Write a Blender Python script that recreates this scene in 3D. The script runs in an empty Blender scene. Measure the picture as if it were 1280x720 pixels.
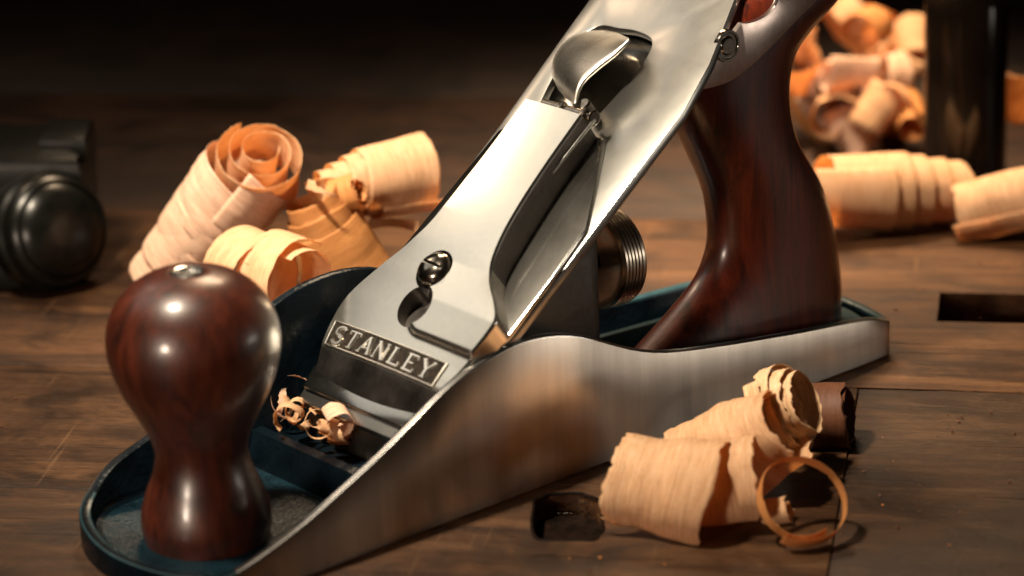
import bpy, bmesh, math, random
from mathutils import Vector, Matrix, noise
S = 0.01                       # everything below is written in centimetres
C = bpy.context.scene.collection
PI = math.pi

# ------------------------------------------------------------------ camera basis
CAM = Vector((-37.7348, -56.6981, 32.1205)); YAW, PITCH, ROLL, FPX = 0.8687, -0.3401, -0.0383, 3816.98
f = Vector((math.cos(YAW)*math.cos(PITCH), math.sin(YAW)*math.cos(PITCH), math.sin(PITCH)))
r0 = f.cross(Vector((0, 0, 1))).normalized(); u0 = r0.cross(f)
RT = r0*math.cos(ROLL) + u0*math.sin(ROLL)
UP = -r0*math.sin(ROLL) + u0*math.cos(ROLL)
def on_z(px, py, z=0.0):       # point of the horizontal plane z seen at a photo position
    d = f + RT*((px-640)/FPX) - UP*((py-360)/FPX)
    return CAM + d*((z-CAM.z)/d.z)
def at(px, py, dep):
    return CAM + (f + RT*((px-640)/FPX) - UP*((py-360)/FPX))*dep
def cdir(a, b, c):             # direction: right, up, towards the camera
    return (RT*a + UP*b - f*c).normalized()

# ------------------------------------------------------------------ helpers
def finish(me, sharp=35):
    for p in me.polygons: p.use_smooth = True
    me.set_sharp_from_angle(angle=math.radians(sharp))
def obj(name, bm, mats, parent=None, sharp=35, normals=True):
    if normals: bmesh.ops.recalc_face_normals(bm, faces=bm.faces)
    off = Vector((0, 0, 0))
    p = parent
    while p is not None:
        off += p.location/S; p = p.parent
    for v in bm.verts: v.co = (v.co-off)*S
    me = bpy.data.meshes.new(name); bm.to_mesh(me); bm.free()
    for m in (mats if isinstance(mats, (list, tuple)) else [mats]): me.materials.append(m)
    finish(me, sharp)
    o = bpy.data.objects.new(name, me); C.objects.link(o)
    if parent: o.parent = parent
    return o
def thing(name, label, cat, loc, group=None):
    o = bpy.data.objects.new(name, None); C.objects.link(o); o.location = Vector(loc)*S
    o.empty_display_size = .01
    o['label'] = label; o['category'] = cat
    if group: o['group'] = group
    return o
def tag(o, label, cat, group=None):
    o['label'] = label; o['category'] = cat
    if group: o['group'] = group
    return o
def recentre(o):               # origin of a single-mesh thing at its base centre
    me = o.data; xs = [v.co for v in me.vertices]
    c = Vector((sum(v.x for v in xs)/len(xs), sum(v.y for v in xs)/len(xs), min(v.z for v in xs)))
    for v in me.vertices: v.co -= c
    o.location = c
    return o
def spline(pts, n=8, closed=False):
    P = [Vector(p) for p in pts]; out = []; N = len(P)
    for i in range(N if closed else N-1):
        a = P[(i-1) % N] if (closed or i > 0) else P[0]*2-P[1]
        b, c = P[i], P[(i+1) % N]
        d = P[(i+2) % N] if (closed or i+2 < N) else P[-1]*2-P[-2]
        for k in range(n):
            t = k/n
            out.append(0.5*((2*b)+(c-a)*t+(2*a-5*b+4*c-d)*t*t+(3*b-a-3*c+d)*t**3))
    if not closed: out.append(P[-1])
    return out
def interp(tab, x):
    if x <= tab[0][0]: return tab[0][1]
    for i in range(len(tab)-1):
        if x <= tab[i+1][0]:
            x0, y0 = tab[i]; x1, y1 = tab[i+1]; t = (x-x0)/(x1-x0)
            m0 = (y1-tab[i-1][1])/(x1-tab[i-1][0]) if i > 0 else (y1-y0)/(x1-x0)
            m1 = (tab[i+2][1]-y0)/(tab[i+2][0]-x0) if i+2 < len(tab) else (y1-y0)/(x1-x0)
            h = x1-x0
            return (2*t**3-3*t*t+1)*y0+(t**3-2*t*t+t)*h*m0+(-2*t**3+3*t*t)*y1+(t**3-t*t)*h*m1
    return tab[-1][1]
def grid_faces(bm, G, closeu=False, closev=False, mi=0):
    n, m = len(G), len(G[0]); fs = []
    for i in range(n if closeu else n-1):
        for j in range(m if closev else m-1):
            try:
                fc = bm.faces.new((G[i][j], G[(i+1) % n][j], G[(i+1) % n][(j+1) % m], G[i][(j+1) % m]))
                fc.material_index = mi; fs.append(fc)
            except ValueError: pass
    return fs
def lathe(prof, origin, axis=(0, 0, 1), seg=64, bm=None, mi=0):
    bm = bm or bmesh.new(); ax = Vector(axis).normalized(); o = Vector(origin)
    a = ax.orthogonal().normalized(); b = ax.cross(a)
    G = [[bm.verts.new(o+ax*h+(a*math.cos(2*PI*k/seg)+b*math.sin(2*PI*k/seg))*max(r, 1e-4)) for k in range(seg)] for r, h in prof]
    grid_faces(bm, G, closev=True, mi=mi)
    return bm
def tube(pts, rad, seg=10, bm=None, cap=True, mi=0):
    bm = bm or bmesh.new(); P = [Vector(p) for p in pts]; G = []
    n = None
    for i, p in enumerate(P):
        t = (P[min(i+1, len(P)-1)]-P[max(i-1, 0)]).normalized()
        n = t.orthogonal().normalized() if n is None else (n-t*n.dot(t)).normalized()
        b = t.cross(n); rr = rad(i/(len(P)-1)) if callable(rad) else rad
        G.append([bm.verts.new(p+(n*math.cos(2*PI*k/seg)+b*math.sin(2*PI*k/seg))*rr) for k in range(seg)])
    grid_faces(bm, G, closev=True, mi=mi)
    if cap:
        bm.faces.new(G[0]); bm.faces.new(G[-1])
    return bm
def prism(loop, d, bevel=0.0, bm=None, seg=2):      # extrude a planar 3-D loop by vector d
    bm = bm or bmesh.new(); d = Vector(d)
    A = [bm.verts.new(Vector(p)) for p in loop]; B = [bm.verts.new(Vector(p)+d) for p in loop]
    n = len(A); fs = [bm.faces.new(A), bm.faces.new(B)]
    for i in range(n): fs.append(bm.faces.new((A[i], A[(i+1) % n], B[(i+1) % n], B[i])))
    if bevel:
        bmesh.ops.recalc_face_normals(bm, faces=fs)
        es = list({e for q in fs[:2] for e in q.edges})
        bmesh.ops.bevel(bm, geom=es, offset=bevel, segments=seg, profile=.5, affect='EDGES', clamp_overlap=True)
    return bm
def box(c, sx, sy, sz, ex=(1, 0, 0), ey=(0, 1, 0), bevel=0, bm=None):
    c = Vector(c); ex = Vector(ex).normalized(); ey = Vector(ey).normalized(); ez = ex.cross(ey)
    lp = [c+ex*(a*sx/2)+ey*(b*sy/2)-ez*(sz/2) for a, b in ((-1, -1), (1, -1), (1, 1), (-1, 1))]
    return prism(lp, ez*sz, bevel, bm)
def boolean(a, cutters):
    for c in cutters:
        m = a.modifiers.new('cut', 'BOOLEAN'); m.object = c; m.operation = 'DIFFERENCE'; m.solver = 'EXACT'
    bpy.context.view_layer.update()
    dg = bpy.context.evaluated_depsgraph_get()
    me = bpy.data.meshes.new_from_object(a.evaluated_get(dg))
    a.modifiers.clear(); a.data = me; finish(me, 30)
    for c in cutters: bpy.data.objects.remove(c, do_unlink=True)

# ------------------------------------------------------------------ materials
def mat(name):
    m = bpy.data.materials.new(name); m.use_nodes = True; nt = m.node_tree
    return m, nt, nt.nodes['Principled BSDF'], nt.nodes['Material Output']
def node(nt, t, **kw):
    n = nt.nodes.new(t)
    for k, v in kw.items():
        if k in n.inputs: n.inputs[k].default_value = v
        else: setattr(n, k, v)
    return n
def coords(nt, scale=(1, 1, 1), rot=(0, 0, 0)):      # object coordinates in centimetres
    tc = node(nt, 'ShaderNodeTexCoord'); mp = node(nt, 'ShaderNodeMapping')
    mp.inputs['Rotation'].default_value = rot
    mp.inputs['Scale'].default_value = tuple(s*100 for s in scale)
    nt.links.new(tc.outputs['Object'], mp.inputs['Vector']); return mp.outputs['Vector']
def tex(nt, vec, scale, detail=4, rough=.55, dist=0.0):
    n = node(nt, 'ShaderNodeTexNoise'); n.inputs['Scale'].default_value = scale; n.inputs['Detail'].default_value = detail
    n.inputs['Roughness'].default_value = rough; n.inputs['Distortion'].default_value = dist
    nt.links.new(vec, n.inputs['Vector']); return n.outputs['Fac']
def ramp(nt, fac, stops):
    n = node(nt, 'ShaderNodeValToRGB'); cr = n.color_ramp
    while len(cr.elements) < len(stops): cr.elements.new(.5)
    for e, (p, c) in zip(cr.elements, stops):
        e.position = p; e.color = (c[0], c[1], c[2], 1) if isinstance(c, (tuple, list)) else (c, c, c, 1)
    nt.links.new(fac, n.inputs['Fac']); return n.outputs['Color']
def mix(nt, a, b, fac, mode='MIX'):
    n = node(nt, 'ShaderNodeMix', data_type='RGBA', blend_type=mode)
    for s, v in ((n.inputs[6], a), (n.inputs[7], b), (n.inputs[0], fac)):
        if hasattr(v, 'is_linked'): nt.links.new(v, s)
        elif isinstance(v, (int, float)): s.default_value = v
        else: s.default_value = (*v, 1)
    return n.outputs[2]
def bump(nt, bs, h, strength, dist=.02):
    n = node(nt, 'ShaderNodeBump'); n.inputs['Strength'].default_value = strength; n.inputs['Distance'].default_value = dist*S
    nt.links.new(h, n.inputs['Height']); nt.links.new(n.outputs['Normal'], bs.inputs['Normal'])

def metal(name, col, rough, brush=None, var=.12, bstr=.15, dirt=0.0, aniso=0):
    m, nt, bs, _ = mat(name); bs.inputs['Metallic'].default_value = 1
    v = coords(nt, brush or (1, 1, 1)); n = tex(nt, v, 6, 6, .65)
    v2 = coords(nt); n2 = tex(nt, v2, .6, 5, .6)
    c = ramp(nt, n, [(.3, tuple(x*(1-var) for x in col)), (.7, tuple(min(1, x*(1+var)) for x in col))])
    if dirt:
        n3 = tex(nt, v2, 1.3, 8, .7, .6)
        c = mix(nt, c, tuple(x*.3 for x in col), ramp(nt, n3, [(.52, 0.0), (.75, dirt)]))
    nt.links.new(c, bs.inputs['Base Color'])
    rr = node(nt, 'ShaderNodeMapRange'); k_ = 1 if rough > .3 else .3; rr.inputs['To Min'].default_value = rough*(1-.25*k_); rr.inputs['To Max'].default_value = rough*(1+.3*k_)
    rr.inputs['From Min'].default_value = .3; rr.inputs['From Max'].default_value = .7
    nt.links.new(n2, rr.inputs['Value']); nt.links.new(rr.outputs[0], bs.inputs['Roughness'])
    if aniso:
        bs.inputs['Anisotropic'].default_value = aniso; bs.inputs['Anisotropic Rotation'].default_value = .25
        tg = node(nt, 'ShaderNodeTangent'); tg.direction_type = 'RADIAL'; tg.axis = 'Z'; nt.links.new(tg.outputs[0], bs.inputs['Tangent'])
        fl = tex(nt, coords(nt, (.15, 1, 14)), 6, 3, .6); c = mix(nt, c, tuple(x*.75 for x in col), ramp(nt, fl, [(.5, 0.0), (.7, .35)])); nt.links.new(c, bs.inputs['Base Color'])
    bump(nt, bs, n, bstr, .004)
    return m
M = {}
M['cheek'] = metal('brushed_steel', (.50, .455, .40), .30, brush=(.30, 1, .02), var=.16, bstr=.01, aniso=.75)  # upright colour bands stand in for smeared reflections on the cheek
M['rim'] = metal('bright_ground_steel', (.78, .77, .74), .22)
M['iron'] = metal('blade_steel', (.36, .355, .335), .295, brush=(.35, 5, .35), var=.06, bstr=.06, dirt=.10)
M['cap'] = metal('polished_nickel', (.82, .79, .71), .22, var=.03, bstr=.04)
M['lever'] = metal('satin_lever_steel', (.74, .71, .65), .28, var=.04, bstr=.05)
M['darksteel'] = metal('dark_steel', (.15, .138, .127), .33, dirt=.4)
M['chip'] = metal('chip_breaker_steel', (.50, .485, .45), .15, var=.06, bstr=.06)
M['screw'] = metal('old_screw_steel', (.30, .27, .23), .16, var=.35, bstr=.3, dirt=.6)
M['wheel'] = metal('old_grey_steel', (.62, .55, .47), .30, dirt=.3)
M['frog'] = metal('dark_frog_iron', (.085, .078, .07), .42, dirt=.4)
M['brass'] = metal('worn_brass', (.70, .52, .30), .28, dirt=.3)
M['plate'] = metal('pinkish_nickel', (.60, .50, .46), .33, var=.1, dirt=.35)
M['letters'] = metal('worn_letter_metal', (.90, .87, .80), .28, var=.12, dirt=.35)

def japan(name, col, col2, bs_scale, bstr, spec=.3):
    m, nt, bs, _ = mat(name)
    v = coords(nt); n = tex(nt, v, bs_scale, 3, .5); n2 = tex(nt, v, 1.2, 4)
    nt.links.new(ramp(nt, n2, [(.35, col), (.7, col2)]), bs.inputs['Base Color'])
    bs.inputs['Roughness'].default_value = .30; bs.inputs['Specular IOR Level'].default_value = spec; bs.inputs['Coat Weight'].default_value = .06; bs.inputs['Coat Roughness'].default_value = .2
    sp = node(nt, 'ShaderNodeTexVoronoi'); sp.inputs['Scale'].default_value = 5; nt.links.new(v, sp.inputs['Vector'])
    bump(nt, bs, n, bstr, .05)
    return m
M['navy'] = japan('navy_japanning', (.001, .003, .005), (.003, .007, .011), 6.5, .5, .13)
M['navyfloor'] = japan('textured_japanning', (.002, .009, .015), (.005, .024, .036), 8.5, 1.2, .32)
M['teal'] = japan('teal_enamel', (.014, .042, .054), (.025, .066, .08), 4, .2)

def rosewood(name, stops, grain, coat, base=.3):
    m, nt, bs, _ = mat(name)
    v = coords(nt, (1, 1, .12)); n = tex(nt, v, 3.0, 6, .55, .8); v2 = coords(nt, (1, 1, .14)); n2 = tex(nt, v2, 26, 3, .6)
    c = ramp(nt, n, [(.25, stops[0]), (.5, stops[1]), (.75, stops[2])])
    c = mix(nt, c, tuple(x*.3 for x in stops[0]), ramp(nt, n2, [(.56, 0.0), (.70, grain)]))
    nt.links.new(c, bs.inputs['Base Color'])
    nt.links.new(ramp(nt, n2, [(.3, base), (.7, base+.15)]), bs.inputs['Roughness'])
    bs.inputs['Coat Weight'].default_value = coat; bs.inputs['Coat Roughness'].default_value = .17
    sm = tex(nt, coords(nt), 1.1, 5, .7)                      # finger marks
    nt.links.new(ramp(nt, sm, [(.35, .12), (.65, .27)]), bs.inputs['Coat Roughness'])
    bump(nt, bs, n2, .22, .012); return m
M['rose'] = rosewood('rosewood', ((.022, .0040, .0018), (.11, .0145, .0050), (.20, .032, .010)), .6, .9)
M['roseknob'] = rosewood('dark_rosewood', ((.012, .0035, .0020), (.048, .0092, .0040), (.085, .017, .007)), .6, .45)

def shaving(name, a, b, c3, trans=.55):
    m, nt, bs, out = mat(name)
    uv = node(nt, 'ShaderNodeUVMap'); mp = node(nt, 'ShaderNodeMapping'); nt.links.new(uv.outputs[0], mp.inputs['Vector'])
    mp.inputs['Scale'].default_value = (1.2, 14, 1)           # long fibres along the strip
    n = tex(nt, mp.outputs[0], 1.6, 6, .65, .3)
    v = coords(nt); n2 = tex(nt, v, 1.4, 5, .6); n3 = tex(nt, v, 9, 4, .7)
    mp2 = node(nt, 'ShaderNodeMapping'); nt.links.new(uv.outputs[0], mp2.inputs['Vector']); mp2.inputs['Scale'].default_value = (9, 1.2, 1)
    n4 = tex(nt, mp2.outputs[0], 1.3, 5, .7, .5)              # cross chatter ridges
    c = ramp(nt, n, [(.15, a), (.5, b), (.8, c3)])
    c = mix(nt, c, tuple(x*.45 for x in a), ramp(nt, n3, [(.58, 0.0), (.78, .5)]))
    c = mix(nt, c, a, ramp(nt, n4, [(.58, 0.0), (.72, .3)]))
    c = mix(nt, c, c3, ramp(nt, n2, [(.5, 0.0), (.8, .5)]))
    nt.links.new(c, bs.inputs['Base Color']); bs.inputs['Roughness'].default_value = .6
    bs.inputs['Specular IOR Level'].default_value = .3
    add = mix(nt, n, n4, .3); add = mix(nt, add, n3, .25)
    bump(nt, bs, add, .3, .05)
    tr = node(nt, 'ShaderNodeBsdfTranslucent'); nt.links.new(mix(nt, c, (1, .74, .48), .6, 'MULTIPLY'), tr.inputs['Color'])
    ms = node(nt, 'ShaderNodeMixShader'); ms.inputs[0].default_value = trans
    nt.links.new(bs.outputs[0], ms.inputs[1]); nt.links.new(tr.outputs[0], ms.inputs[2]); nt.links.new(ms.outputs[0], out.inputs['Surface'])
    return m
M['shav'] = shaving('pale_shaving', (.54, .29, .13), (.82, .57, .33), (.92, .75, .53))
M['shavp'] = shaving('pinkish_shaving', (.56, .29, .17), (.80, .55, .39), (.90, .73, .57), .35)
M['shavo'] = shaving('orange_shaving', (.42, .17, .05), (.62, .28, .09), (.76, .42, .17), .4)
M['shavd'] = shaving('shade_coloured_shaving', (.06, .022, .010), (.10, .036, .016), (.15, .058, .027), .1)  # dark copy of the shaving colour, its shadow painted in
M['strp'] = shaving('striped_shaving', (.10, .05, .02), (.70, .45, .25), (.85, .66, .45), .2)

def bench(name, tint, seed, ang):
    m, nt, bs, _ = mat(name)
    v = coords(nt, (.10, 1, 1), (0, 0, 0)); 
    mp = nt.nodes[-1] if False else None
    tc = node(nt, 'ShaderNodeTexCoord'); rot = node(nt, 'ShaderNodeMapping'); rot.inputs['Rotation'].default_value = (0, 0, -ang)
    nt.links.new(tc.outputs['Object'], rot.inputs['Vector'])
    def sc(s, o=0):
        k = node(nt, 'ShaderNodeMapping'); k.inputs['Scale'].default_value = tuple(x*100 for x in s); k.inputs['Location'].default_value = (seed*3.1+o, seed*1.7, 0)
        nt.links.new(rot.outputs[0], k.inputs['Vector']); return k.outputs[0]
    g = tex(nt, sc((.09, 1, 1)), 1.1, 9, .62, 1.1)
    fine = tex(nt, sc((.16, 2.6, 1)), 4.5, 6, .7, .3)
    blot = tex(nt, sc((.6, 1, 1), 7), .42, 9, .68, .6)
    spot = tex(nt, sc((.8, 1.1, 1), 3), 2.6, 5, .7)
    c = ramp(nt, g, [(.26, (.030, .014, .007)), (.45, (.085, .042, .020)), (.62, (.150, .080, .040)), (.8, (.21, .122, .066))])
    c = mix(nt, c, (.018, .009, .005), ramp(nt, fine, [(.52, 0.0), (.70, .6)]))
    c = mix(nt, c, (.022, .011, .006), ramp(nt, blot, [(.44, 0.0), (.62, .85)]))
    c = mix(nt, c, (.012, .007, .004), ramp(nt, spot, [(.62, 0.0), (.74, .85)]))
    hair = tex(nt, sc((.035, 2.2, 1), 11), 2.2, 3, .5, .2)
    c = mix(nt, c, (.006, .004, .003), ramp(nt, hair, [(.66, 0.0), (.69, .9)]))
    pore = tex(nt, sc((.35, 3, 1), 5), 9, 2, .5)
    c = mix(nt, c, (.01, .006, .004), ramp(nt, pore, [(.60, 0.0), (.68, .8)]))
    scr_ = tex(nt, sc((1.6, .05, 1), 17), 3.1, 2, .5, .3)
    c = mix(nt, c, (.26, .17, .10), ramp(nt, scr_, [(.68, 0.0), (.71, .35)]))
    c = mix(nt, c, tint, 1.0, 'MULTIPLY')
    nt.links.new(c, bs.inputs['Base Color'])
    nt.links.new(ramp(nt, blot, [(.3, .55), (.7, .36)]), bs.inputs['Roughness'])
    bs.inputs['Specular IOR Level'].default_value = .22
    hh = mix(nt, fine, g, .4); hh = mix(nt, hh, spot, .25); inv = node(nt, 'ShaderNodeMath', operation='MULTIPLY_ADD'); nt.links.new(ramp(nt, hair, [(.64, 0.0), (.69, 1.0)]), inv.inputs[0]); inv.inputs[1].default_value = -.8; nt.links.new(hh, inv.inputs[2])
    bump(nt, bs, inv.outputs[0], 1.0, .09)
    return m

# ------------------------------------------------------------------ workbench
BA = math.atan2(-.772, .636)
E1 = Vector((math.cos(BA), math.sin(BA), 0)); E2 = Vector((-math.sin(BA), math.cos(BA), 0))
bench_root = thing('workbench', 'worn dark brown wooden workbench top that the plane and shavings lie on', 'workbench', (14, 8, 0))
def board(a0, a1, b0, b1, m, hole=None, z=0.0):
    bm = bmesh.new()
    if hole is None:
        c = E1*((a0+a1)/2)+E2*((b0+b1)/2)+Vector((0, 0, z-1.5))
        box(c, a1-a0-.025, b1-b0-.04, 3, E1, E2, .045, bm)
        return obj('board', bm, m, bench_root)
    o = board(a0, a1, b0, b1, m)
    h0, h1, g0, g1 = hole
    cb = box(E1*((h0+h1)/2)+E2*((g0+g1)/2)+Vector((0, 0, 0)), h1-h0, g1-g0, 2.4, E1, E2)
    cut = obj('cut', cb, m)
    bpy.context.view_layer.update()
    boolean(o, [cut])
    return o
bt = [bench('bench_wood_%s' % k, t, i+1, BA) for i, (k, t) in enumerate((('warm', (.60, .52, .42)), ('grey', (.44, .40, .35)), ('brown', (.72, .60, .46)), ('dimmed', (.24, .185, .15))))]
front_board = board(-40, 14.9, 1.2, 16.4, bt[0]); board(14.9, 60, 1.2, 16.4, bt[1], z=-.03)
board(-40, 60, -14, 1.2, bt[2])
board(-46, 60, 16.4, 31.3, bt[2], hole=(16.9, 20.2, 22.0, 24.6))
board(-60, 60, 31.3, 45.5, bt[3]); board(-60, 75, 45.5, 66, bench('bench_wood_far_dimmed', (.11, .085, .07), 9, BA))  # back boards tinted darker step by step, painting in the light's falloff
# dark glossy burnt knot in the wood in front of the plane
def blob(c, rx, ry, z, ang, seed, n=40, lift=.0):
    bm = bmesh.new(); rings = []
    for k, (q, h) in enumerate(((1.0, -.02), (.9, .05), (.75, .02), (.5, -.0), (.2, .03))):
        rings.append([bm.verts.new(Vector(c)+Vector((math.cos(ang), math.sin(ang), 0))*(rx*q*math.cos(t)*(1+.22*noise.noise(Vector((math.cos(t)*1.3+seed, math.sin(t)*1.3, k*.3)))))
             + Vector((-math.sin(ang), math.cos(ang), 0))*(ry*q*math.sin(t)*(1+.3*noise.noise(Vector((math.cos(t)*1.7, math.sin(t)*1.7+seed, k*.3)))))
             + Vector((0, 0, z+h+.06*abs(noise.noise(Vector((t*2, k, seed))))*(k > 0)))) for t in [2*PI*i/n for i in range(n)]])
    grid_faces(bm, rings, closev=True); bm.faces.new(rings[-1]); return bm
def black_gloss():
    m, nt, bs, _ = mat('burnt_resin'); n = tex(nt, coords(nt), 3, 5, .6)
    nt.links.new(ramp(nt, n, [(.3, (.002, .0015, .001)), (.7, (.012, .006, .004))]), bs.inputs['Base Color'])
    bs.inputs['Roughness'].default_value = .5; bs.inputs['Specular IOR Level'].default_value = .08; bump(nt, bs, n, .5, .08); return m
M['burnt'] = black_gloss()
kc = on_z(708, 647, 0); kx = Vector((math.cos(YAW-PI/2), math.sin(YAW-PI/2), 0)); ky = Vector((-kx.y, kx.x, 0)); lp = []
for i in range(40):
    t = 2*PI*i/40; cs, sn = math.cos(t), math.sin(t); w = 1+.14*noise.noise(Vector((cs*2, sn*2, 3.3)))
    lp.append(kc+kx*(.95*w*math.copysign(abs(cs)**.6, cs))+ky*(1.55*w*math.copysign(abs(sn)**.6, sn)))
cut = obj('cut', prism([p+Vector((0, 0, -.9)) for p in lp], (0, 0, 2)), M['burnt'])
bpy.context.view_layer.update(); boolean(front_board, [cut])
obj('burnt_hollow', prism([kc+(p-kc)*.992+Vector((0, 0, -.88)) for p in lp], (0, 0, .25)), M['burnt'], bench_root)
bm = bmesh.new(); tube([kc+(p-kc)*1.0+Vector((0, 0, .0)) for p in lp+lp[:1]], .045, 8, bm, cap=False)
obj('charred_rim', bm, M['burnt'], bench_root)
rnd = random.Random(4)

# ------------------------------------------------------------------ hand plane
plane = thing('hand_plane', 'steel bench hand plane with dark wooden knob and handle standing on the workbench', 'hand plane', (12, 3.2, 0))
near_tab = [(-1, .62), (.2, .68), (1, .78), (1.9, 1.03), (3.16, 1.45), (4.46, 1.98), (5.78, 2.56), (6.86, 3.11), (7.95, 3.68), (9.04, 4.07), (10.15, 4.28), (11, 4.27), (11.8, 4.14), (12.65, 3.86), (13.5, 3.45), (14.4, 3.02), (15.55, 2.62), (17.7, 2.22), (20.85, 1.76), (23.8, 1.38), (24.6, 1.1), (25.2, .98), (26, .95)]
far_tab = [(-1, .7), (.2, .8), (1, 1.0), (2, 1.45), (3.4, 1.95), (5, 2.85), (6, 3.75), (6.8, 4.33), (8, 4.8), (9.4, 4.95), (10.6, 4.78), (12, 4.2), (14, 3.1), (16, 2.2), (18, 1.65), (20, 1.35), (23.5, 1.15), (25, 1.0), (26, .95)]
plan = spline([(1.3, 0), (7, 0), (13, 0), (19, 0), (24.0, 0), (24.75, .2), (25.2, .9), (25.5, 2.2), (25.55, 3.6), (25.2, 5.0), (24.2, 6.2), (22.6, 6.62), (17, 6.62), (11, 6.6), (5.5, 6.75), (3.0, 6.95), (1.6, 6.85), (.55, 6.2), (-.12, 5.0), (-.42, 3.5), (-.22, 1.9), (.35, .65)], 14, True)
def ztop(x, y):
    w = min(1, max(0, (y-1.0)/4.6)); w = w*w*(3-2*w)
    return interp(near_tab, x)*(1-w)+interp(far_tab, x)*w
def body():
    bm = bmesh.new(); N = len(plan); W = .30; FL = .38; ring = []
    for i, p in enumerate(plan):
        t = (plan[(i+1) % N]-plan[i-1]).normalized(); nrm = Vector((-t.y, t.x, 0))   # inward
        P = Vector((p.x, p.y, 0)); n3 = nrm; z = ztop(p.x, p.y)
        toe = max(0, min(1, (1.6-p.x)/1.6))
        w = W+.03*toe
        pts = [P+n3*.05+Vector((0, 0, 0)), P+Vector((0, 0, .05)), P+Vector((0, 0, z*.5)), P+Vector((0, 0, z-.06)), P+n3*.02+Vector((0, 0, z-.02)), P+n3*.06+Vector((0, 0, z)),
               P+n3*(w-.10)+Vector((0, 0, z)), P+n3*(w-.03)+Vector((0, 0, z-.03)), P+n3*w+Vector((0, 0, z-.10)),
               P+n3*(w+.02)+Vector((0, 0, FL+.16)), P+n3*(w+.10)+Vector((0, 0, FL+.04)), P+n3*(w+.24)+Vector((0, 0, FL))]
        ring.append([bm.verts.new(q) for q in pts])
    for i in range(N):
        a, b = ring[i], ring[(i+1) % N]
        x = (plan[i].x+plan[(i+1) % N].x)/2; y = plan[i].y
        for j in range(len(a)-1):
            fc = bm.faces.new((a[j], b[j], b[j+1], a[j+1]))
            outer = j <= 4
            if outer: mi = 1 if (x > .95) else 0
            elif j == 5: mi = 2 if (x > 1.0 and x < 13.2 and y < 3) else (3 if x > 13 else 0)
            else: mi = 0
            if x <= 1.0 and j in (4, 6): mi = 3
            if outer and j >= 3 and 1 < x < 13.2 and y < 3: mi = 2
            if j in (6, 7) and x > 13: mi = 3
            fc.material_index = mi
    bm.faces.new([q[0] for q in ring]).material_index = 1
    fl = bm.faces.new([q[-1] for q in ring]); fl.material_index = 4
    return bm
obj('body', body(), [M['navy'], M['cheek'], M['rim'], M['teal'], M['navyfloor']], plane, 40)
# cross rib, mouth ledge, rear ribs, handle bed
def rib(x0, x1, y0, y1, z0, z1, m='navy', name='rib', bev=.08):
    return obj(name, box(((x0+x1)/2, (y0+y1)/2, (z0+z1)/2), x1-x0, y1-y0, z1-z0, bevel=bev), M[m], plane)
obj('cross_rib', prism([(5.95, .31, .36), (6.2, .31, 1.30), (6.5, .31, 1.32), (6.8, .31, .36)], (0, 6.02, 0), .05), M['navy'], plane)
obj('mouth_ledge', prism([(6.7, .312, .40), (6.7, .312, .95), (7.5, .312, 1.0), (7.62, .312, .40)], (0, 5.98, 0), .05), M['navy'], plane)
bedloop = spline([(16.2, 2.2), (17.3, 1.1), (20, .75), (24.0, .8), (24.9, 1.6), (25.0, 3.1), (24.0, 3.9), (20, 3.85), (17.3, 3.4)], 6, True)
obj('handle_bed', prism([Vector((p.x, p.y, .36)) for p in bedloop], (0, 0, .52), .10), M['teal'], plane)
obj('rear_rib', prism([(13.4, 4.75, .37), (24.2, 4.75, .37), (24.2, 4.75, .9), (20, 4.75, 1.15), (13.4, 4.75, 1.5)], (0, .28, 0), .08), M['teal'], plane)

# blade frame of reference: s up the slope, y across, t off the blade
XM, ZM, ANG = 7.78, 2.62, .63
ES = Vector((math.cos(ANG), 0, math.sin(ANG))); EN = Vector((-math.sin(ANG), 0, math.cos(ANG)))
def B(s, y, t=0.0): return Vector((XM, y, ZM))+ES*s+EN*t
def plate(loop, t0, t1, bevel=.03, holes=()):
    """flat plate in blade coordinates; loop = [(s, y)]"""
    bm = bmesh.new(); loops = []
    for lp in [loop]+list(holes):
        vs = [bm.verts.new(B(s, y, t1)) for s, y in lp]
        loops.append([bm.edges.new((vs[i], vs[(i+1) % len(vs)])) for i in range(len(vs))])
    res = bmesh.ops.triangle_fill(bm, use_beauty=True, use_dissolve=False, edges=[e for l in loops for e in l])
    faces = [g for g in res['geom'] if isinstance(g, bmesh.types.BMFace)]
    ext = bmesh.ops.extrude_face_region(bm, geom=faces)
    bmesh.ops.translate(bm, verts=[v for v in ext['geom'] if isinstance(v, bmesh.types.BMVert)], vec=EN*(t0-t1))
    bmesh.ops.recalc_face_normals(bm, faces=bm.faces)
    if bevel:
        es = [e for e in bm.edges if len(e.link_faces) == 2 and e.calc_face_angle(0) > .8]
        bmesh.ops.bevel(bm, geom=es, offset=bevel, segments=2, profile=.5, affect='EDGES', clamp_overlap=True)
    return bm
slot = spline([(9.3, 4.9), (10.3, 5.3), (11.2, 5.55), (12.2, 5.75), (13.0, 5.35), (13.1, 4.6), (13.15, 3.85), (12.95, 3.1), (12.2, 2.82), (11.2, 2.85), (10.2, 2.95), (9.3, 3.0), (8.6, 3.9)], 5, True)
blade = obj('blade', plate([(-.80, .62), (3, .12), (7, .18), (11, .26), (12.7, .62), (15.2, 1.55), (17.5, 2.0), (17.7, 3.6), (17.3, 5.2), (15.5, 6.5), (12.5, 6.3), (9, 6.0), (5.5, 5.85), (3, 6.0), (-.80, 5.45)], -.27, 0, .03, [[(p.x, p.y) for p in slot]]), M['iron'], plane, 25)
obj('slot_lining', plate([(8.2, 2.3), (13.6, 2.4), (13.8, 4.2), (13.4, 6.0), (8.2, 5.6)], -.50, -.36, .02), M['chip'], blade)
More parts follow.
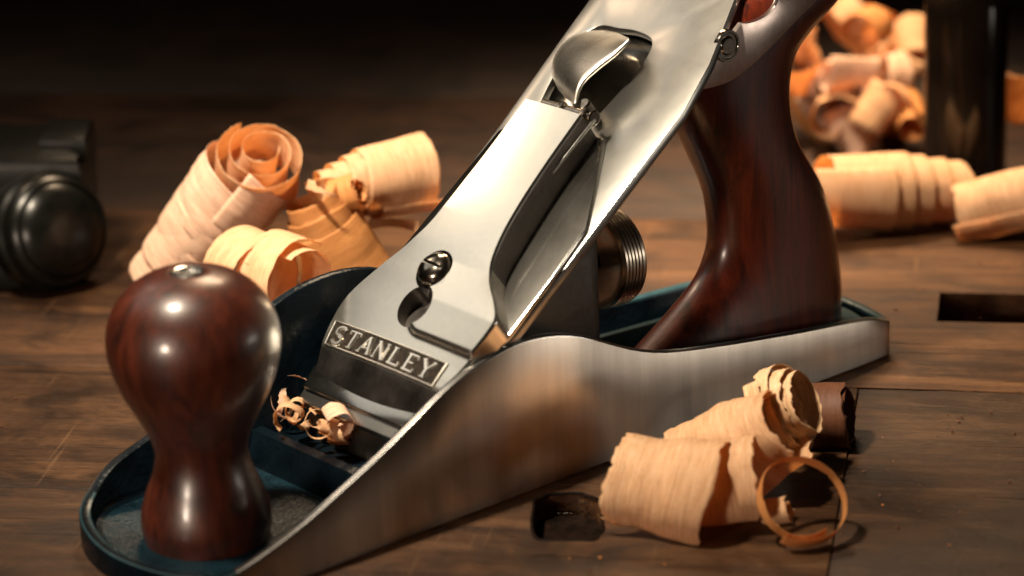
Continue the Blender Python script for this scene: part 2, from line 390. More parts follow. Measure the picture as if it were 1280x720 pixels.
obj('chip_breaker', plate([(-.46, .64), (0, .62), (3, .10), (5, .14), (6.7, .30), (7.9, 1.0), (9.45, 1.95), (9.5, 3.0), (9.4, 5.0), (8.8, 5.7), (4, 5.8), (0, 5.55), (-.46, 5.4)], .004, .17, .04), M['chip'], plane, 25)
# frog under the blade
def fp(s, t): v = B(s, 0, t); return (v.x, v.z)
frog = [fp(-.5, -.30), fp(7.2, -.30), (14.15, 6.0), (14.15, .36), (8.1, .36), (7.4, .9)]
obj('frog', prism([(x, 1.0, z) for x, z in frog], (0, 4.5, 0), .06), M['frog'], plane)

# lever cap
ltab = [(-.30, 5.32), (.2, 5.45), (.74, 5.6), (1.38, 5.78), (1.95, 5.82), (2.5, 5.70), (3.33, 5.25), (4.2, 4.72), (5.16, 4.38), (6.85, 4.31), (9.4, 4.43)]
rtab = [(-.30, .70), (.2, .62), (.9, .48), (1.45, .30), (2.0, .16), (2.6, .04), (3.0, .05), (3.4, .42), (3.96, 1.09), (4.59, 1.47), (5.84, 1.74), (7.6, 1.98), (9.4, 2.12)]
htab = [(-.32, .08), (0, .22), (.72, .52), (1.0, .57), (1.5, .63), (2.5, .79), (3.6, .98), (4.6, 1.12), (6, 1.2), (8, 1.2), (9.4, 1.2)]
def cap_t(s, y):
    L, R = interp(ltab, s), interp(rtab, s); v = (y-R)/(L-R)
    t = interp(htab, s)-.10*(2*v-1)**2*(1-.75*min(1, max(0, (s-2.5)/3))**2)
    # raised flat whose rounded lower end stops above the name plate
    dx, dy = max(0, 2.62-s), max(0, y-2.3); d = math.hypot(dx, dy)-.72
    e = 1/(1+math.exp(max(-40, min(40, d/.022))))
    return t + .15*e*max(0, 1-max(0, s-2.9)/1.2)
def cap_mesh():
    bm = bmesh.new(); G = []; ns, nv = 260, 96
    for i in range(ns+1):
        s = -.30+(9.4+.30)*i/ns; L, R = interp(ltab, s), interp(rtab, s)
        row = [B(s, R+.03, -.0 if s < .3 else .172)]
        e = .05
        row.append(B(s, R+.003, cap_t(s, R)-.13)); row.append(B(s, R, cap_t(s, R)-.09)); row.append(B(s, R+.015, cap_t(s, R)-.035))
        for j in range(nv+1):
            y = R+e+(L-R-2*e)*j/nv; row.append(B(s, y, cap_t(s, y)))
        row.append(B(s, L-.015, cap_t(s, L)-.035)); row.append(B(s, L, cap_t(s, L)-.09)); row.append(B(s, L-.003, cap_t(s, L)-.13)); row.append(B(s, L-.03, -.0 if s < .3 else .172))
        G.append([bm.verts.new(p) for p in row])
    grid_faces(bm, G)
    # closing faces: ends and the underside
    n = len(G[0])
    bm.faces.new(G[0]); bm.faces.new(G[-1])
    for i in range(ns): bm.faces.new((G[i][0], G[i+1][0], G[i+1][n-1], G[i][n-1]))
    return bm
cap = obj('lever_cap', cap_mesh(), M['cap'], plane, 30)
def cyl_n(s, y, r, t0, t1, seg=48):
    return lathe([(0, t0), (r, t0), (r, t1), (0, t1)], B(s, y, 0), EN, seg)
HU = (3.70, 3.12); HLO = (2.60, 2.98)
cutters = []
loop = []
for k in range(60):
    a = 2*PI*k/60; loop.append((math.cos(a), math.sin(a)))
def pear(t0, t1):
    pts = []
    for k in range(72):
        a = 2*PI*k/72; best = None
        # outline of two overlapping discs seen from a centre between them
        cs, cy = 3.15, 3.05; d = Vector((math.cos(a), math.sin(a))); q = 0
        for (hs, hy), r in ((HU, .60), (HLO, .62)):
            o = Vector((cs-hs, cy-hy)); b = o.dot(d); c = o.dot(o)-r*r; disc = b*b-c
            if disc > 0: q = max(q, -b+math.sqrt(disc))
        pts.append((cs+d.x*q, cy+d.y*q))
    return prism([B(s, y, t0) for s, y in pts], EN*(t1-t0))
cut = obj('cut', pear(.30, 2.4), M['cap'])
boolean(cap, [cut])
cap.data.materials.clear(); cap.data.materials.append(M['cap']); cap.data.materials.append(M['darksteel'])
for p in cap.data.polygons:                          # dark steel in the hole; also paints shade on front bevel and right wall
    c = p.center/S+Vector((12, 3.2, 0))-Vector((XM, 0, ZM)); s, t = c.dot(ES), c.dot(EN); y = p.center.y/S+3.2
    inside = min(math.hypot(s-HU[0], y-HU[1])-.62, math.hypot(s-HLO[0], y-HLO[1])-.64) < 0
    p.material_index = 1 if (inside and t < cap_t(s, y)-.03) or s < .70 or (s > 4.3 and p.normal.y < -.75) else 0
# domed screw in the upper lobe
scr = lathe([(0, .30), (.16, .30), (.16, .72), (.50, .74), (.54, .84), (.53, 1.0), (.47, 1.14), (.34, 1.25), (.15, 1.30), (0, 1.305)], B(HU[0]+.02, HU[1]-.02, 0), EN, 40)
so = obj('cap_screw', scr, M['screw'], plane)
cutb = box(B(HU[0]+.02, HU[1]-.02, 1.32), .11, 1.3, .26, ES, (0, 1, 0))
co = obj('cut', cutb, M['screw']); boolean(so, [co])
# name plate: recessed dark panel, frame and raised letters
def cap_pt(s, y, d=0.0): return B(s, y, interp(htab, s)-.10*(2*(y-interp(rtab, s))/(interp(ltab, s)-interp(rtab, s))-1)**2+d)
def patch(s0, s1, ya0, ya1, yb0, yb1, d, th, n=24, k=4):
    bm = bmesh.new(); T = []; U = []
    for i in range(n+1):
        v = i/n; rowT = []; rowU = []
        for j in range(k+1):
            w = j/k; s = s0+(s1-s0)*w; y = (ya0+(ya1-ya0)*v)*(1-w)+(yb0+(yb1-yb0)*v)*w
            rowT.append(bm.verts.new(cap_pt(s, y, d))); rowU.append(bm.verts.new(cap_pt(s, y, d-th)))
        T.append(rowT); U.append(rowU)
    grid_faces(bm, T); grid_faces(bm, U)
    for i in range(n):
        for e in (0, k): bm.faces.new((T[i][e], T[i+1][e], U[i+1][e], U[i][e]))
    for j in range(k):
        for e in (0, n): bm.faces.new((T[e][j], T[e][j+1], U[e][j+1], U[e][j]))
    return bm
m, nt, bs, _ = mat('name_plate_black'); M['nb'] = m
nn_ = tex(nt, coords(nt), 9, 5, .7)
nt.links.new(ramp(nt, nn_, [(.4, (.006, .005, .004)), (.7, (.03, .022, .016))]), bs.inputs['Base Color'])
bs.inputs['Specular IOR Level'].default_value = .08; bs.inputs['Roughness'].default_value = .6; bump(nt, bs, nn_, .6, .03)
ya, yb = .86, 5.38
obj('name_plate', patch(.80, 1.46, ya, yb, ya-.03, yb+.14, .018, .06), M['nb'], cap)
bmf = bmesh.new()
def bead(pts, r): tube(pts, r, 8, bmf)
bead([cap_pt(.78, ya+(yb-ya)*i/20, .03) for i in range(21)], .035)
bead([cap_pt(1.48, ya-.03+(yb-ya+.17)*i/20, .03) for i in range(21)], .03)
bead([cap_pt(.78+.70*i/5, ya-.03*i/5, .03) for i in range(6)], .03)
bead([cap_pt(.78+.70*i/5, yb+.14*i/5, .03) for i in range(6)], .03)
obj('plate_frame', bmf, M['letters'], cap)
# raised serif lettering, drawn as stroke polygons
def letters():
    bm = bmesh.new()
    H = .50; base = .88
    def seg(p, q, w):              # stroke from p to q in letter space (x right 0..1, y up 0..1)
        P, Q = Vector(p), Vector(q); d = Q-P; L = d.length; n_ = max(2, int(L*8)); nrm = Vector((-d.y, d.x)).normalized()*w*.62
        top = []
        for i in range(n_+1):
            c = P+d*(i/n_); top.append((c+nrm, c-nrm))
        A = [[bm.verts.new(cap_pt(base+H*v.y, X0-WD*v.x, h)) for (v, h) in ((a, .012), (a*.75+b*.25, .075), (a*.25+b*.75, .075), (b, .012))] for a, b in top]
        grid_faces(bm, A); bm.faces.new(A[0]); bm.faces.new(A[-1])
    def poly(pts, w):
        for i in range(len(pts)-1): seg(pts[i], pts[i+1], w)
    def arc(cx, cy, rx, ry, a0, a1, n=9): return [(cx+rx*math.cos(math.radians(a0+(a1-a0)*i/n)), cy+ry*math.sin(math.radians(a0+(a1-a0)*i/n))) for i in range(n+1)]
    G = {
     'S': [(arc(.5, .74, .36, .26, 20, 270), .2), (arc(.5, .25, .38, .26, 90, -160), .22)],
     'T': [([(.02, .96), (.98, .96)], .13), ([(.5, .95), (.5, .02)], .24), ([(.3, .03), (.7, .03)], .08), ([(.04, .96), (.04, .78)], .08), ([(.96, .96), (.96, .78)], .08)],
     'A': [([(.5, 1), (.08, .02)], .12), ([(.5, 1), (.92, .02)], .26), ([(.24, .34), (.72, .34)], .10), ([(-.04, .03), (.22, .03)], .07), ([(.75, .03), (1.04, .03)], .07)],
     'N': [([(.14, .02), (.14, .98)], .12), ([(.12, .98), (.86, .02)], .24), ([(.86, .02), (.86, .98)], .12), ([(.0, .97), (.26, .97)], .07), ([(.72, .97), (1, .97)], .07), ([(.0, .03), (.28, .03)], .07)],
     'L': [([(.25, .98), (.25, .03)], .24), ([(.1, .05), (.95, .05)], .12), ([(.93, .05), (.93, .28)], .08), ([(.08, .97), (.45, .97)], .07)],
     'E': [([(.25, .98), (.25, .03)], .24), ([(.1, .05), (.92, .05)], .12), ([(.1, .95), (.90, .95)], .12), ([(.3, .5), (.72, .5)], .10), ([(.9, .05), (.9, .24)], .07), ([(.88, .95), (.88, .76)], .07)],
     'Y': [([(.06, .98), (.5, .48)], .22), ([(.94, .98), (.5, .48)], .12), ([(.5, .5), (.5, .03)], .24), ([(.3, .03), (.7, .03)], .07), ([(-.04, .97), (.22, .97)], .07), ([(.78, .97), (1.04, .97)], .07)]}
    X0 = yb-.10; pitch = (yb-ya-.22)/7; WD = pitch*.80
    for ch in 'STANLEY':
        for pts, w in G[ch]: poly(pts, w)
        X0 -= pitch
    return bm
obj('lettering', letters(), M['letters'], cap, 30)

# curled lever, its pivot and lugs at the head of the cap
def from_px(px, py, t):
    o = B(0, 0, t); d = f + RT*((px-640)/FPX) - UP*((py-360)/FPX)
    return CAM+d*((o-CAM).dot(EN)/d.dot(EN))
LA = spline([(x, y, 0) for x, y in ((716, 130), (699, 114), (690, 92), (694, 68), (714, 46), (742, 38), (768, 40), (785, 47))], 5)
LB = spline([(x, y, 0) for x, y in ((717, 130), (722, 112), (730, 99), (741, 89), (753, 79), (767, 68), (778, 57), (786, 48))], 5)
bm = bmesh.new(); G = []
for i in range(len(LA)):
    a = from_px(LA[i].x, LA[i].y, .05); b = from_px(LB[i].x, LB[i].y, 1.0); row = []
    w = math.sin(PI*i/(len(LA)-1))
    for j in range(13):
        q = j/12; row.append(bm.verts.new(a*(1-q)+b*q+EN*(.16*w*math.sin(PI*q))))
    G.append(row)
grid_faces(bm, G)
lev = obj('cam_lever', bm, M['lever'], cap, 60)
sm = lev.modifiers.new('thickness', 'SOLIDIFY'); sm.thickness = .09*S; sm.offset = -1
bm = bmesh.new()
tube([B(9.62, 2.15, .80), B(9.62, 4.1, .80)], .15, 20, bm)
for y_ in (2.35, 3.25): box(B(9.55, y_, .72), .42, .16, .62, ES, (0, 1, 0), .05, bm)
lathe([(0, 0), (.2, 0), (.22, .03), (.22, .09), (.18, .12), (0, .12)], B(9.62, 2.14, .80), (0, -1, 0), 24, bm)
lathe([(0, 0), (.17, 0), (.2, .03), (.2, .5), (.16, .55), (0, .55)], B(9.95, 2.75, .3), EN, 24, bm)
obj('lever_pivot', bm, M['screw'], cap)
obj('spring_strip', box(B(8.6, 2.02, .78), 2.0, .05, .10, ES, (0, 1, 0), .015), M['rim'], cap)

# adjusting wheel
prof = [(0, .12), (.35, .12), (.38, 0), (1.0, .04), (1.15, -.03), (1.33, -.03), (1.36, 0)]
for k in range(6):
    h = .05+k*.125; prof += [(1.42, h), (1.42, h+.07), (1.35, h+.09), (1.35, h+.115)]
prof += [(1.40, .82), (1.36, .86), (.5, .88), (0, .88)]
wh = obj('adjusting_wheel', lathe(prof, (15.85, 3.2, 4.42), (1, 0, -.04), 72), M['wheel'], plane, 30)
obj('wheel_axle', tube([(13.9, 3.2, 4.48), (17.4, 3.2, 4.36)], .28, 16), M['darksteel'], wh)

# front knob
kp = [(0, .36), (1.60, .36), (1.64, .55), (1.68, .85), (1.64, 1.2), (1.50, 1.65), (1.30, 2.15), (1.19, 2.6), (1.21, 2.95), (1.34, 3.35), (1.58, 3.85), (1.84, 4.35), (2.04, 4.85), (2.165, 5.35), (2.19, 5.8), (2.11, 6.25), (1.91, 6.7), (1.58, 7.08), (1.15, 7.36), (.72, 7.50), (.52, 7.53)]
kp = [(p.x, p.y) for p in spline([(a, b, 0) for a, b in kp[1:]], 5)]
kp = [(0, .36)]+kp+[(.47, 7.52), (.44, 7.44), (.42, 7.30), (0, 7.28)]
kn = obj('front_knob', lathe(kp, (2.43, 3.2, 0), (0, 0, 1), 96), M['roseknob'], plane, 50)
kc2 = lathe([(0, 7.27), (.42, 7.28), (.425, 7.50), (.39, 7.545), (.33, 7.53), (.30, 7.47), (.15, 7.46), (0, 7.46)], (2.43, 3.2, 0), (0, 0, 1), 32)
ko = obj('knob_screw', kc2, M['rim'], kn)
co = obj('cut', box((2.43, 3.2, 7.50), .56, .09, .16, (.8, .6, 0), (-.6, .8, 0)), M['brass']); boolean(ko, [co])

# rear handle
def under_blade(bm, t=-.34):      # trim what would stick through the blade
    r = bmesh.ops.bisect_plane(bm, geom=bm.verts[:]+bm.edges[:]+bm.faces[:], plane_co=B(0, 0, t), plane_no=EN, clear_outer=True)
    es = [e for e in r['geom_cut'] if isinstance(e, bmesh.types.BMEdge)]
    if es: bmesh.ops.holes_fill(bm, edges=es)
    return bm
YT = 2.2
def on_y(px, py, y=YT):
    d = f + RT*((px-640)/FPX) - UP*((py-360)/FPX); return CAM+d*((y-CAM.y)/d.y)
TL = [(800, 440), (812, 428), (838, 400), (868, 364), (884, 336), (893, 300), (888, 245), (870, 198), (848, 152), (838, 110), (850, 60), (890, 10), (940, -35), (985, -55)]
TR = [(1040, 425), (1041, 415), (1042, 400), (1042, 375), (1041, 340), (1034, 288), (1018, 230), (984, 168), (974, 112), (982, 62), (1003, 30), (1030, 0), (1050, -25), (1060, -42)]
TW = [1.12, 1.15, 1.12, 1.06, 1.02, 1.0, 1.02, 1.05, 1.08, 1.1, 1.12, 1.12, 1.05, .8]
A_ = spline([on_y(*p) for p in TL], 5); B_ = spline([on_y(*p) for p in TR], 5); W_ = spline([(w, 0, 0) for w in TW], 5)
bm = bmesh.new(); G = []
for a, b, w in zip(A_, B_, W_):
    c = (a+b)/2; h = (b-a)/2; row = []
    for k in range(48):
        t = 2*PI*k/48; cs, sn = math.cos(t), math.sin(t); e = 2/2.5
        x = math.copysign(abs(cs)**e, cs); y = math.copysign(abs(sn)**e, sn)
        taper = 1-.08*max(0, -x)*max(0, min(1, (3.2-a.z)/1.5))
        row.append(bm.verts.new(c+h*x+Vector((0, w.x*y*taper, 0))))
    G.append(row)
grid_faces(bm, G, closev=True); bm.faces.new(G[0]); bm.faces.new(G[-1])
under_blade(bm)
tote = obj('handle', bm, M['rose'], plane, 60)
# silvery plate with an oval hole on the flank of the handle
YP = YT-1.24
pl_ = spline([on_y(x, y, YP) for x, y in ((862, 112), (905, 105), (935, 86), (965, 58), (995, 27), (1022, 0), (1050, -30), (1000, -60), (920, -60), (885, -20), (868, 40), (855, 85))], 6, True)
hl_ = spline([on_y(x, y, YP) for x, y in ((914, 20), (921, 28), (938, 28), (957, 20), (970, 6), (972, -6), (955, -12), (930, -6), (917, 6))], 5, True)
def flat_plate(outer, holes, d, bev):
    bm = bmesh.new(); ed = []
    for lp in [outer]+holes:
        vs = [bm.verts.new(p) for p in lp]; ed += [bm.edges.new((vs[i], vs[(i+1) % len(vs)])) for i in range(len(vs))]
    res = bmesh.ops.triangle_fill(bm, use_beauty=True, edges=ed)
    fs = [g for g in res['geom'] if isinstance(g, bmesh.types.BMFace)]
    ext = bmesh.ops.extrude_face_region(bm, geom=fs)
    bmesh.ops.translate(bm, verts=[v for v in ext['geom'] if isinstance(v, bmesh.types.BMVert)], vec=Vector(d))
    bmesh.ops.recalc_face_normals(bm, faces=bm.faces)
    es = [e for e in bm.edges if len(e.link_faces) == 2 and e.calc_face_angle(0) > .8]
    bmesh.ops.bevel(bm, geom=es, offset=bev, segments=2, profile=.5, affect='EDGES', clamp_overlap=True)
    return bm
obj('side_plate', under_blade(flat_plate(pl_, [hl_], (0, .16, 0), .03)), M['plate'], tote, 25)
cs = on_y(908, 57, YP)
bm = lathe([(0, -.10), (.22, -.10), (.26, -.06), (.27, -.03), (.36, -.03), (.38, -.07), (.44, -.07), (.46, 0), (.46, .05)], cs, (0, 1, 0), 36)
obj('plate_screw', bm, M['screw'], tote)

# ------------------------------------------------------------------ shavings
def curl(label, c, ax, W, ro, ri, turns, m='shav', helix=0.0, cone=0.0, phase=0.0, seed=1, rag=.1, wob=.06, nu=None, nw=26, group=None, name='wood_shaving', flare=0, squash=1.0, thick=.009, taper=0.0):
    """a strip of width W wound about axis ax (unit), starting from outer radius ro to inner radius ri"""
    ax = Vector(ax).normalized(); a = (UP-ax*UP.dot(ax))
    a = a.normalized() if a.length > .2 else (RT-ax*RT.dot(ax)).normalized()
    b = ax.cross(a)
    nu = nu or int(64*turns)+10; bm = bmesh.new(); uvl = bm.loops.layers.uv.new('UVMap'); G = []; UVm = {}
    L = 0
    for i in range(nu+1):
        u = i/nu; th = 2*PI*turns*u+phase; R = ro+(ri-ro)*u; L += 2*PI*turns*R/nu; row = []
        for j in range(nw+1):
            v = j/nw
            edge = rag*(noise.noise(Vector((u*turns*5+seed, v > .5, seed*2.3)))*1.2+noise.noise(Vector((u*turns*21+seed, v > .5, seed)))*.6+max(0, noise.noise(Vector((u*turns*60+seed, v > .5, seed)))-.1)*1.3)
            vv = (v-.5)*(1-taper*u)*W + (edge if j in (0, nw) else edge*.4*(abs(v-.5)*2))
            wv = noise.noise(Vector((u*turns*2.2+seed*5, v*1.5*W*.5, seed)))*wob+noise.noise(Vector((u*turns*7, v*2.5*W*.5+seed, seed*3)))*wob*.5+abs(noise.noise(Vector((u*turns*1.5, v*W*2.2+seed, seed*2))))*wob*.35
            rr = R*(1+cone*(v-.5)*2+wv)+flare*max(0, v-.7)**2*10
            p = Vector(c)+ax*(vv+helix*(u-.5))+a*(rr*math.cos(th)*squash)+b*(rr*math.sin(th))
            vt = bm.verts.new(p); UVm[vt] = (L*.6+seed, v*W*.6+seed); row.append(vt)
        G.append(row)
    grid_faces(bm, G)
    for fc in bm.faces:
        for lp in fc.loops: lp[uvl].uv = UVm[lp.vert]
    o = obj(name, bm, M[m], None, 80, normals=False); tag(o, label, 'wood shaving', group); recentre(o)
    s = o.modifiers.new('thickness', 'SOLIDIFY'); s.thickness = thick*S; s.offset = 0
    return o
def rest(px, py, pyb, lift=0.0):    # position px,py of something whose foot row is pyb
    return at(px, py, (on_z(px, pyb)-CAM).dot(f)-lift)
# --- left heap, on the bench behind the plane
D = 92.5
curl('large upright spiral shaving with its round end facing up, tallest in the heap', at(326, 208, D), cdir(.16, .55, .80), 1.5, 1.42, .45, 2.7, 'shav', helix=.5, phase=.4, seed=2, rag=.07)
curl('long pinkish tube of shaving slanting down behind the knob, left end of the heap', at(256, 286, D+1.0), cdir(.62, .72, .30), 2.0, 1.45, 1.12, 4.3, 'shavp', helix=-3.6, cone=.07, seed=5, rag=.1, wob=.09, phase=2)
curl('fat roll lying sideways, open end to the left, right end of the heap', at(470, 226, D+1.5), cdir(.88, .20, -.42), 2.3, 1.22, .62, 4.0, 'shav', helix=-1.9, cone=.05, seed=8, phase=2.4, rag=.07, wob=.05)
curl('orange tube of shaving hanging below the fat roll, beside the lever cap', at(414, 300, D), cdir(-.35, .86, .36), 2.2, 1.40, .9, 3.0, 'shavo', helix=1.4, seed=11, phase=1.0, cone=-.12, rag=.1)
curl('short pale ribbon curl peeking over the plane body just right of the knob', at(314, 346, D-3), cdir(.62, -.30, .62), 1.3, 1.35, 1.1, 1.25, 'shav', helix=.35, seed=14, phase=-.6, rag=.07)
curl('pale ribbon curl standing against the far cheek of the plane', at(358, 352, D-3.5), cdir(.70, -.22, .62), 1.3, 1.4, 1.1, 1.2, 'shav', helix=.3, seed=17, phase=-.5, rag=.08)
curl('tiny flat strip of shaving poking out beneath the fat roll', at(492, 289, D+1), cdir(.1, .9, .3), .35, .9, .8, .35, 'shav', seed=19, phase=-1.2)
curl('pale pointed sliver curling out of the open end of the fat roll', at(412, 240, D-1.4), cdir(.3, .9, .1), .42, .85, .45, .6, 'shav', seed=23, phase=-1.0, taper=.9)
curl('small tight curl inside the open end of the fat roll', at(434, 244, D-.4), cdir(.9, .25, .35), .9, .6, .2, 1.9, 'shavo', seed=24, phase=.3)
# --- right foreground group
curl('wide arched shaving lying left in the group in front of the plane', rest(832, 612, 655, .3), cdir(.95, -.20, .24), 2.75, 1.45, 1.25, .60, 'shav', seed=31, phase=-1.15, rag=.2, wob=.11, cone=.10, nw=40)
curl('cone shaped shaving in the middle of the group in front of the plane', rest(928, 566, 618, .3), cdir(.76, .50, .42), 3.0, 1.42, 1.05, 1.35, 'shav', seed=34, phase=-1.9, rag=.22, wob=.12, cone=-.16, nw=40)
curl('dark streaked layered curl topping the cone shaped shaving', rest(986, 510, 585, 1.2), cdir(.80, .30, .52), .5, 1.28, .80, 3.4, 'strp', seed=37, phase=.9, rag=.16, helix=.75, wob=.16)
curl('torn flap of shaving under the cone shaped shaving', rest(905, 608, 650, .2), cdir(.95, .05, .2), 1.9, 1.2, 1.1, .5, 'shav', seed=39, phase=-.6, rag=.22, wob=.12, nw=30)
curl('single thin open ring of shaving at the right of the foreground group', rest(1001, 626, 668, .6), cdir(.16, .45, .82), .44, 1.24, 1.04, 1.18, 'shavo', seed=41, phase=2.6, rag=.12, wob=.10, taper=.35)
curl('crumpled scrap of shaving lying inside the thin open ring', rest(972, 640, 652), cdir(.9, .2, .4), .7, .38, .2, 1.2, 'shav', seed=44, phase=0, wob=.3)
curl('dark reddish shaving with shadow painted in, behind the layered curl', rest(1026, 524, 556), cdir(.95, .1, .3), 1.6, .95, .7, 1.6, 'shavd', seed=47, phase=0, wob=.08)
# --- crumbs in the mouth of the plane
mp_ = [(342, 512, 'crumpled orange wisp of shaving in the mouth right beside the knob'), (352, 502, 'small loose loop of shaving on top of the crumpled wisp beside the knob'), (366, 520, 'ragged wisp of shaving left of the middle of the mouth'), (380, 527, 'twisted wisp of shaving in the middle of the mouth'), (396, 530, 'feathery strand of shaving leaning on the cross rib'), (410, 538, 'frizzy strand of shaving just left of the white edged ribbon')]
WA = [(.2, 1, .3), (-.7, .5, .3), (.9, .6, .1), (-.2, .9, .5), (.6, .9, -.2), (-.8, .8, .3)]
for k, (x, y, lab) in enumerate(mp_):
    p = on_z(x, y-4, 1.65+.15*(k % 3))
    curl(lab, p, WA[k], (.30, .22, .34, .26, .18, .30)[k], (.42, .50, .36, .44, .40, .30)[k], (.30, .36, .22, .26, .24, .12)[k], (1.3, .8, 1.6, 1.1, 1.5, 1.9)[k], 'shavp' if k == 1 else 'shav', seed=51+k*3, phase=k*1.9, rag=.09, wob=.25, helix=(.6, .2, .8, .4, .9, .5)[k], nw=8, taper=.5)
curl('white edged ribbon of shaving curled over the right end of the mouth', on_z(422, 526, 2.15), (.35, .9, .2), .6, .40, .34, .62, 'shavp', seed=61, phase=-1.2, rag=.08)
curl('frayed bit of shaving under the white edged ribbon', on_z(430, 542, 1.5), (-.3, 1, 0), .6, .28, .12, 1.7, 'shav', seed=64, phase=2, rag=.2, wob=.5)
curl('thin dark hoop of shaving standing in the mouth next to the knob', on_z(366, 498, 1.9), cdir(.15, .25, .9), .16, .62, .6, .78, 'shavp', seed=67, phase=-1.5)
# --- blurred background, right
curl('blurred long roll of shaving lying behind the handle', rest(1112, 238, 283, .8), cdir(.97, 0, -.2), 2.6, 1.26, .9, 4.4, 'shav', helix=3.0, cone=.06, seed=71, phase=1, rag=.1, wob=.03)
curl('blurred roll of shaving at the right edge of the photo', rest(1262, 252, 290, .8), cdir(.9, .2, .3), 3.2, 1.05, .8, 2.0, 'shav', helix=.5, seed=74, phase=2)
curl('blurred flake of shaving leaning at the right edge above the roll', at(1264, 118, 105), cdir(.2, .9, .3), 1.6, .8, .7, .8, 'shav', seed=76, phase=0)
curl('blurred large thin loop of shaving around the heap behind the handle', at(1074, 96, 110), cdir(.15, .2, .95), 1.0, 2.75, 2.6, 1.05, 'shavo', seed=78, phase=.6, wob=.05)
rb = random.Random(12)
for k in range(20):
    x = 985+rb.random()*160; y = 24+(k/19)**.8*145; big = rb.random() < .35
    curl('blurred curled shaving piled in the heap behind the handle', at(x, y, 110+rb.uniform(-2.5, 2)), cdir(rb.uniform(-1, 1), rb.uniform(-.6, 1), rb.uniform(-.4, .9)), rb.uniform(.7, 2.2), rb.uniform(1.1, 1.7) if big else rb.uniform(.5, 1.0), rb.uniform(.3, .9), rb.uniform(.7, 1.6), rb.choice(['shavo', 'shavp', 'shav']), seed=80+k*3, phase=rb.random()*6, group='blurred curls heaped behind the handle', nw=10, wob=.2)
# tiny crumbs on the bench
for k, (x, y) in enumerate([(980, 590), (880, 690), (1080, 590), (1050, 668), (1090, 645), (760, 700), (1150, 640), (1100, 620), (700, 575), (640, 690), (1190, 540), (1230, 600), (120, 460), (60, 500)]+[(rnd.uniform(560, 1270), rnd.uniform(500, 715)) for _ in range(85)]+[(rnd.uniform(900, 1270), rnd.uniform(310, 470)) for _ in range(16)]+[(rnd.uniform(0, 170), rnd.uniform(400, 560)) for _ in range(10)]):
    if on_z(x, y, 0).y > -.3 and -1 < on_z(x, y, 0).x < 26 and on_z(x, y, 0).y < 7: continue
    p = on_z(x, y, 0)
    bm = bmesh.new(); bmesh.ops.create_icosphere(bm, subdivisions=1, radius=.014+.05*rnd.random()**3)
    for v in bm.verts: v.co = v.co*(1+.4*noise.noise(v.co*30+Vector((k, 0, 0)))); v.co.z *= .6; v.co += p+Vector((0, 0, .03))
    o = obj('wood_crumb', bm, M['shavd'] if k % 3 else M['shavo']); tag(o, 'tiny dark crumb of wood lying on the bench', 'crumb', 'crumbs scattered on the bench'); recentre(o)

# ------------------------------------------------------------------ blurred dark tool, left
def dark_metal():
    m, nt, bs, _ = mat('dark_tool_metal'); n = tex(nt, coords(nt), 2.5, 6, .65)
    nt.links.new(ramp(nt, n, [(.3, (.004, .004, .003)), (.7, (.012, .012, .010))]), bs.inputs['Base Color'])
    bs.inputs['Roughness'].default_value = .28; bs.inputs['Metallic'].default_value = .3; bump(nt, bs, n, .2, .03); return m
M['tool'] = dark_metal()
tc_ = on_z(60, 385, 0)
tool = thing('bench_tool', 'blurred black metal tool with round stepped housing at the left edge', 'tool', tc_)
cc = at(72, 288, 97); axd = cdir(.55, .05, .75)
bm = lathe([(0, -3.2), (1.75, -3.2), (1.8, -.9), (1.95, -.8), (1.95, -.35), (1.80, -.25), (1.80, .0), (1.72, .18), (1.55, .30), (1.5, .24), (1.4, .40), (1.0, .62), (.5, .72), (0, .75)], cc, axd, 56)
obj('round_housing', bm, M['tool'], tool)
bm = box(at(28, 235, 100), 4.4, 4.2, 3.4, RT, Vector((f.x, f.y, 0)), .5); obj('tool_body', bm, M['tool'], tool)
bm = box(at(84, 176, 99.5), 1.5, 2.4, .9, RT, Vector((f.x, f.y, 0)), .2); obj('top_bracket', bm, M['tool'], tool)
bm = box(Vector((at(20, 360, 99).x, at(20, 360, 99).y, .6)), 3.6, 3.0, 1.2, RT, Vector((f.x, f.y, 0)), .3); obj('tool_foot', bm, M['tool'], tool)
# dark glass bottle, right
def dglass():
    m, nt, bs, _ = mat('dark_bottle_glass'); n = tex(nt, coords(nt), .6, 3)
    nt.links.new(ramp(nt, n, [(.3, (.006, .004, .003)), (.7, (.016, .010, .006))]), bs.inputs['Base Color'])
    bs.inputs['Roughness'].default_value = .12; return m
M['dglass'] = dglass()
bp = on_z(1205, 232, 0)
bot = thing('jar', 'blurred dark glass jar standing behind the shavings at the right', 'jar', bp)
obj('jar_body', lathe([(0, 0), (1.25, 0), (1.4, .2), (1.4, 6.4), (1.2, 7.0), (.8, 7.4), (.8, 8.6), (0, 8.6)], bp, (0, 0, 1), 48), M['dglass'], bot)
obj('lid', lathe([(.0, 8.4), (.95, 8.4), (1.0, 8.5), (1.0, 9.4), (.9, 9.5), (0, 9.5)], bp, (0, 0, 1), 40), M['darksteel'], bot)

# ------------------------------------------------------------------ back wall behind the bench
def wallmat():
    m, nt, bs, _ = mat('dark_wall_wood'); n = tex(nt, coords(nt, (.3, 1, 1)), .08, 6, .6)
    nt.links.new(ramp(nt, n, [(.3, (.012, .007, .005)), (.7, (.040, .023, .014))]), bs.inputs['Base Color']); bs.inputs['Roughness'].default_value = .7; return m
bm = box(E2*85+E1*5+Vector((0, 0, 10)), 220, 2, 120, E1, E2); w_ = obj('back_wall', bm, wallmat()); w_['kind'] = 'structure'
bm = box(E2*20+Vector((0, 0, -60)), 400, 300, 2, E1, E2); w_ = obj('floor', bm, wallmat()); w_['kind'] = 'structure'

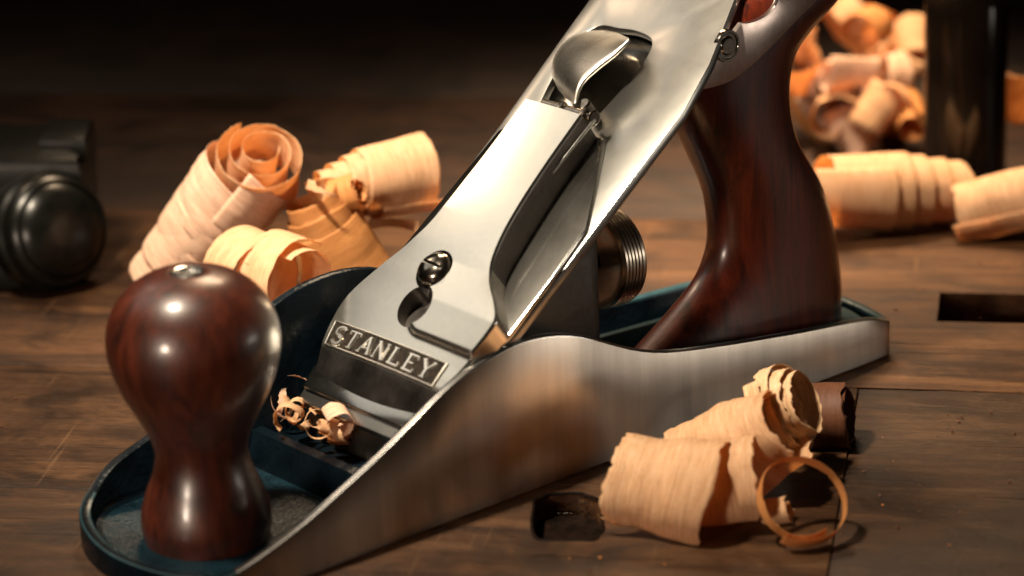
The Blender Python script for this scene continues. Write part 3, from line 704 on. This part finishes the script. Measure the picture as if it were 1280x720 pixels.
# ------------------------------------------------------------------ light
def area(name, pos, target, sx, sy, power, col, spread=180):
    l = bpy.data.lights.new(name, 'AREA'); l.shape = 'RECTANGLE'; l.size = sx*S; l.size_y = sy*S; l.energy = power; l.color = col; l.spread = math.radians(spread)
    o = bpy.data.objects.new(name, l); C.objects.link(o); o.location = Vector(pos)*S
    o.rotation_euler = (Vector(target)-Vector(pos)).to_track_quat('-Z', 'Y').to_euler(); return o
area('key_softbox', (-4, 62, 59), (13, 5, 4), 60, 34, .185, (1.0, .93, .82), 110)
area('overhead_lamp', (-16, 10, 72), (17, 8.0, 2), 6, 6, .82, (1.0, .84, .64), 33)
area('front_left_fill', (-62, -18, 20), (10, 3, 5), 8, 8, .22, (1.0, .80, .62), 50)  # added unseen fill, brightens the shaving fronts and the handle
area('low_front_right_fill', (58, -46, 9), (12, 0, 2), 20, 8, .035, (1.0, .88, .74), 60)  # weak light added to brighten the steel cheek, no source in view
area('warm_back_softbox', (44, 40, 54), (24, 9, 2), 18, 13, .42, (1.0, .72, .46), 60)
area('heap_fill', (44, 22, 62), (36, 15, 0), 8, 8, .62, (1.0, .70, .42), 36)  # extra warm spot put in for the golden pool around the back heap
area('far_bench_fill', (10, 62, 50), (24, 32, 0), 12, 12, .13, (1.0, .70, .45), 60)  # unseen fill added to lift the far bench

world = bpy.data.worlds.new('World'); bpy.context.scene.world = world; world.use_nodes = True
bg = world.node_tree.nodes['Background']; bg.inputs[0].default_value = (1.0, .72, .5, 1); bg.inputs[1].default_value = .010

# ------------------------------------------------------------------ camera
cd = bpy.data.cameras.new('camera'); co = bpy.data.objects.new('camera', cd); C.objects.link(co)
cd.sensor_width = 36; cd.lens = FPX/1280*36; cd.clip_start = .01; cd.clip_end = 50
mw = Matrix((RT, UP, -f)).transposed().to_4x4(); mw.translation = CAM*S; co.matrix_world = mw
cd.dof.use_dof = True; cd.dof.focus_distance = .84; cd.dof.aperture_fstop = 9
sc = bpy.context.scene; sc.camera = co
sc.view_settings.view_transform = 'Standard'; sc.view_settings.look = 'None'; sc.view_settings.exposure = 0
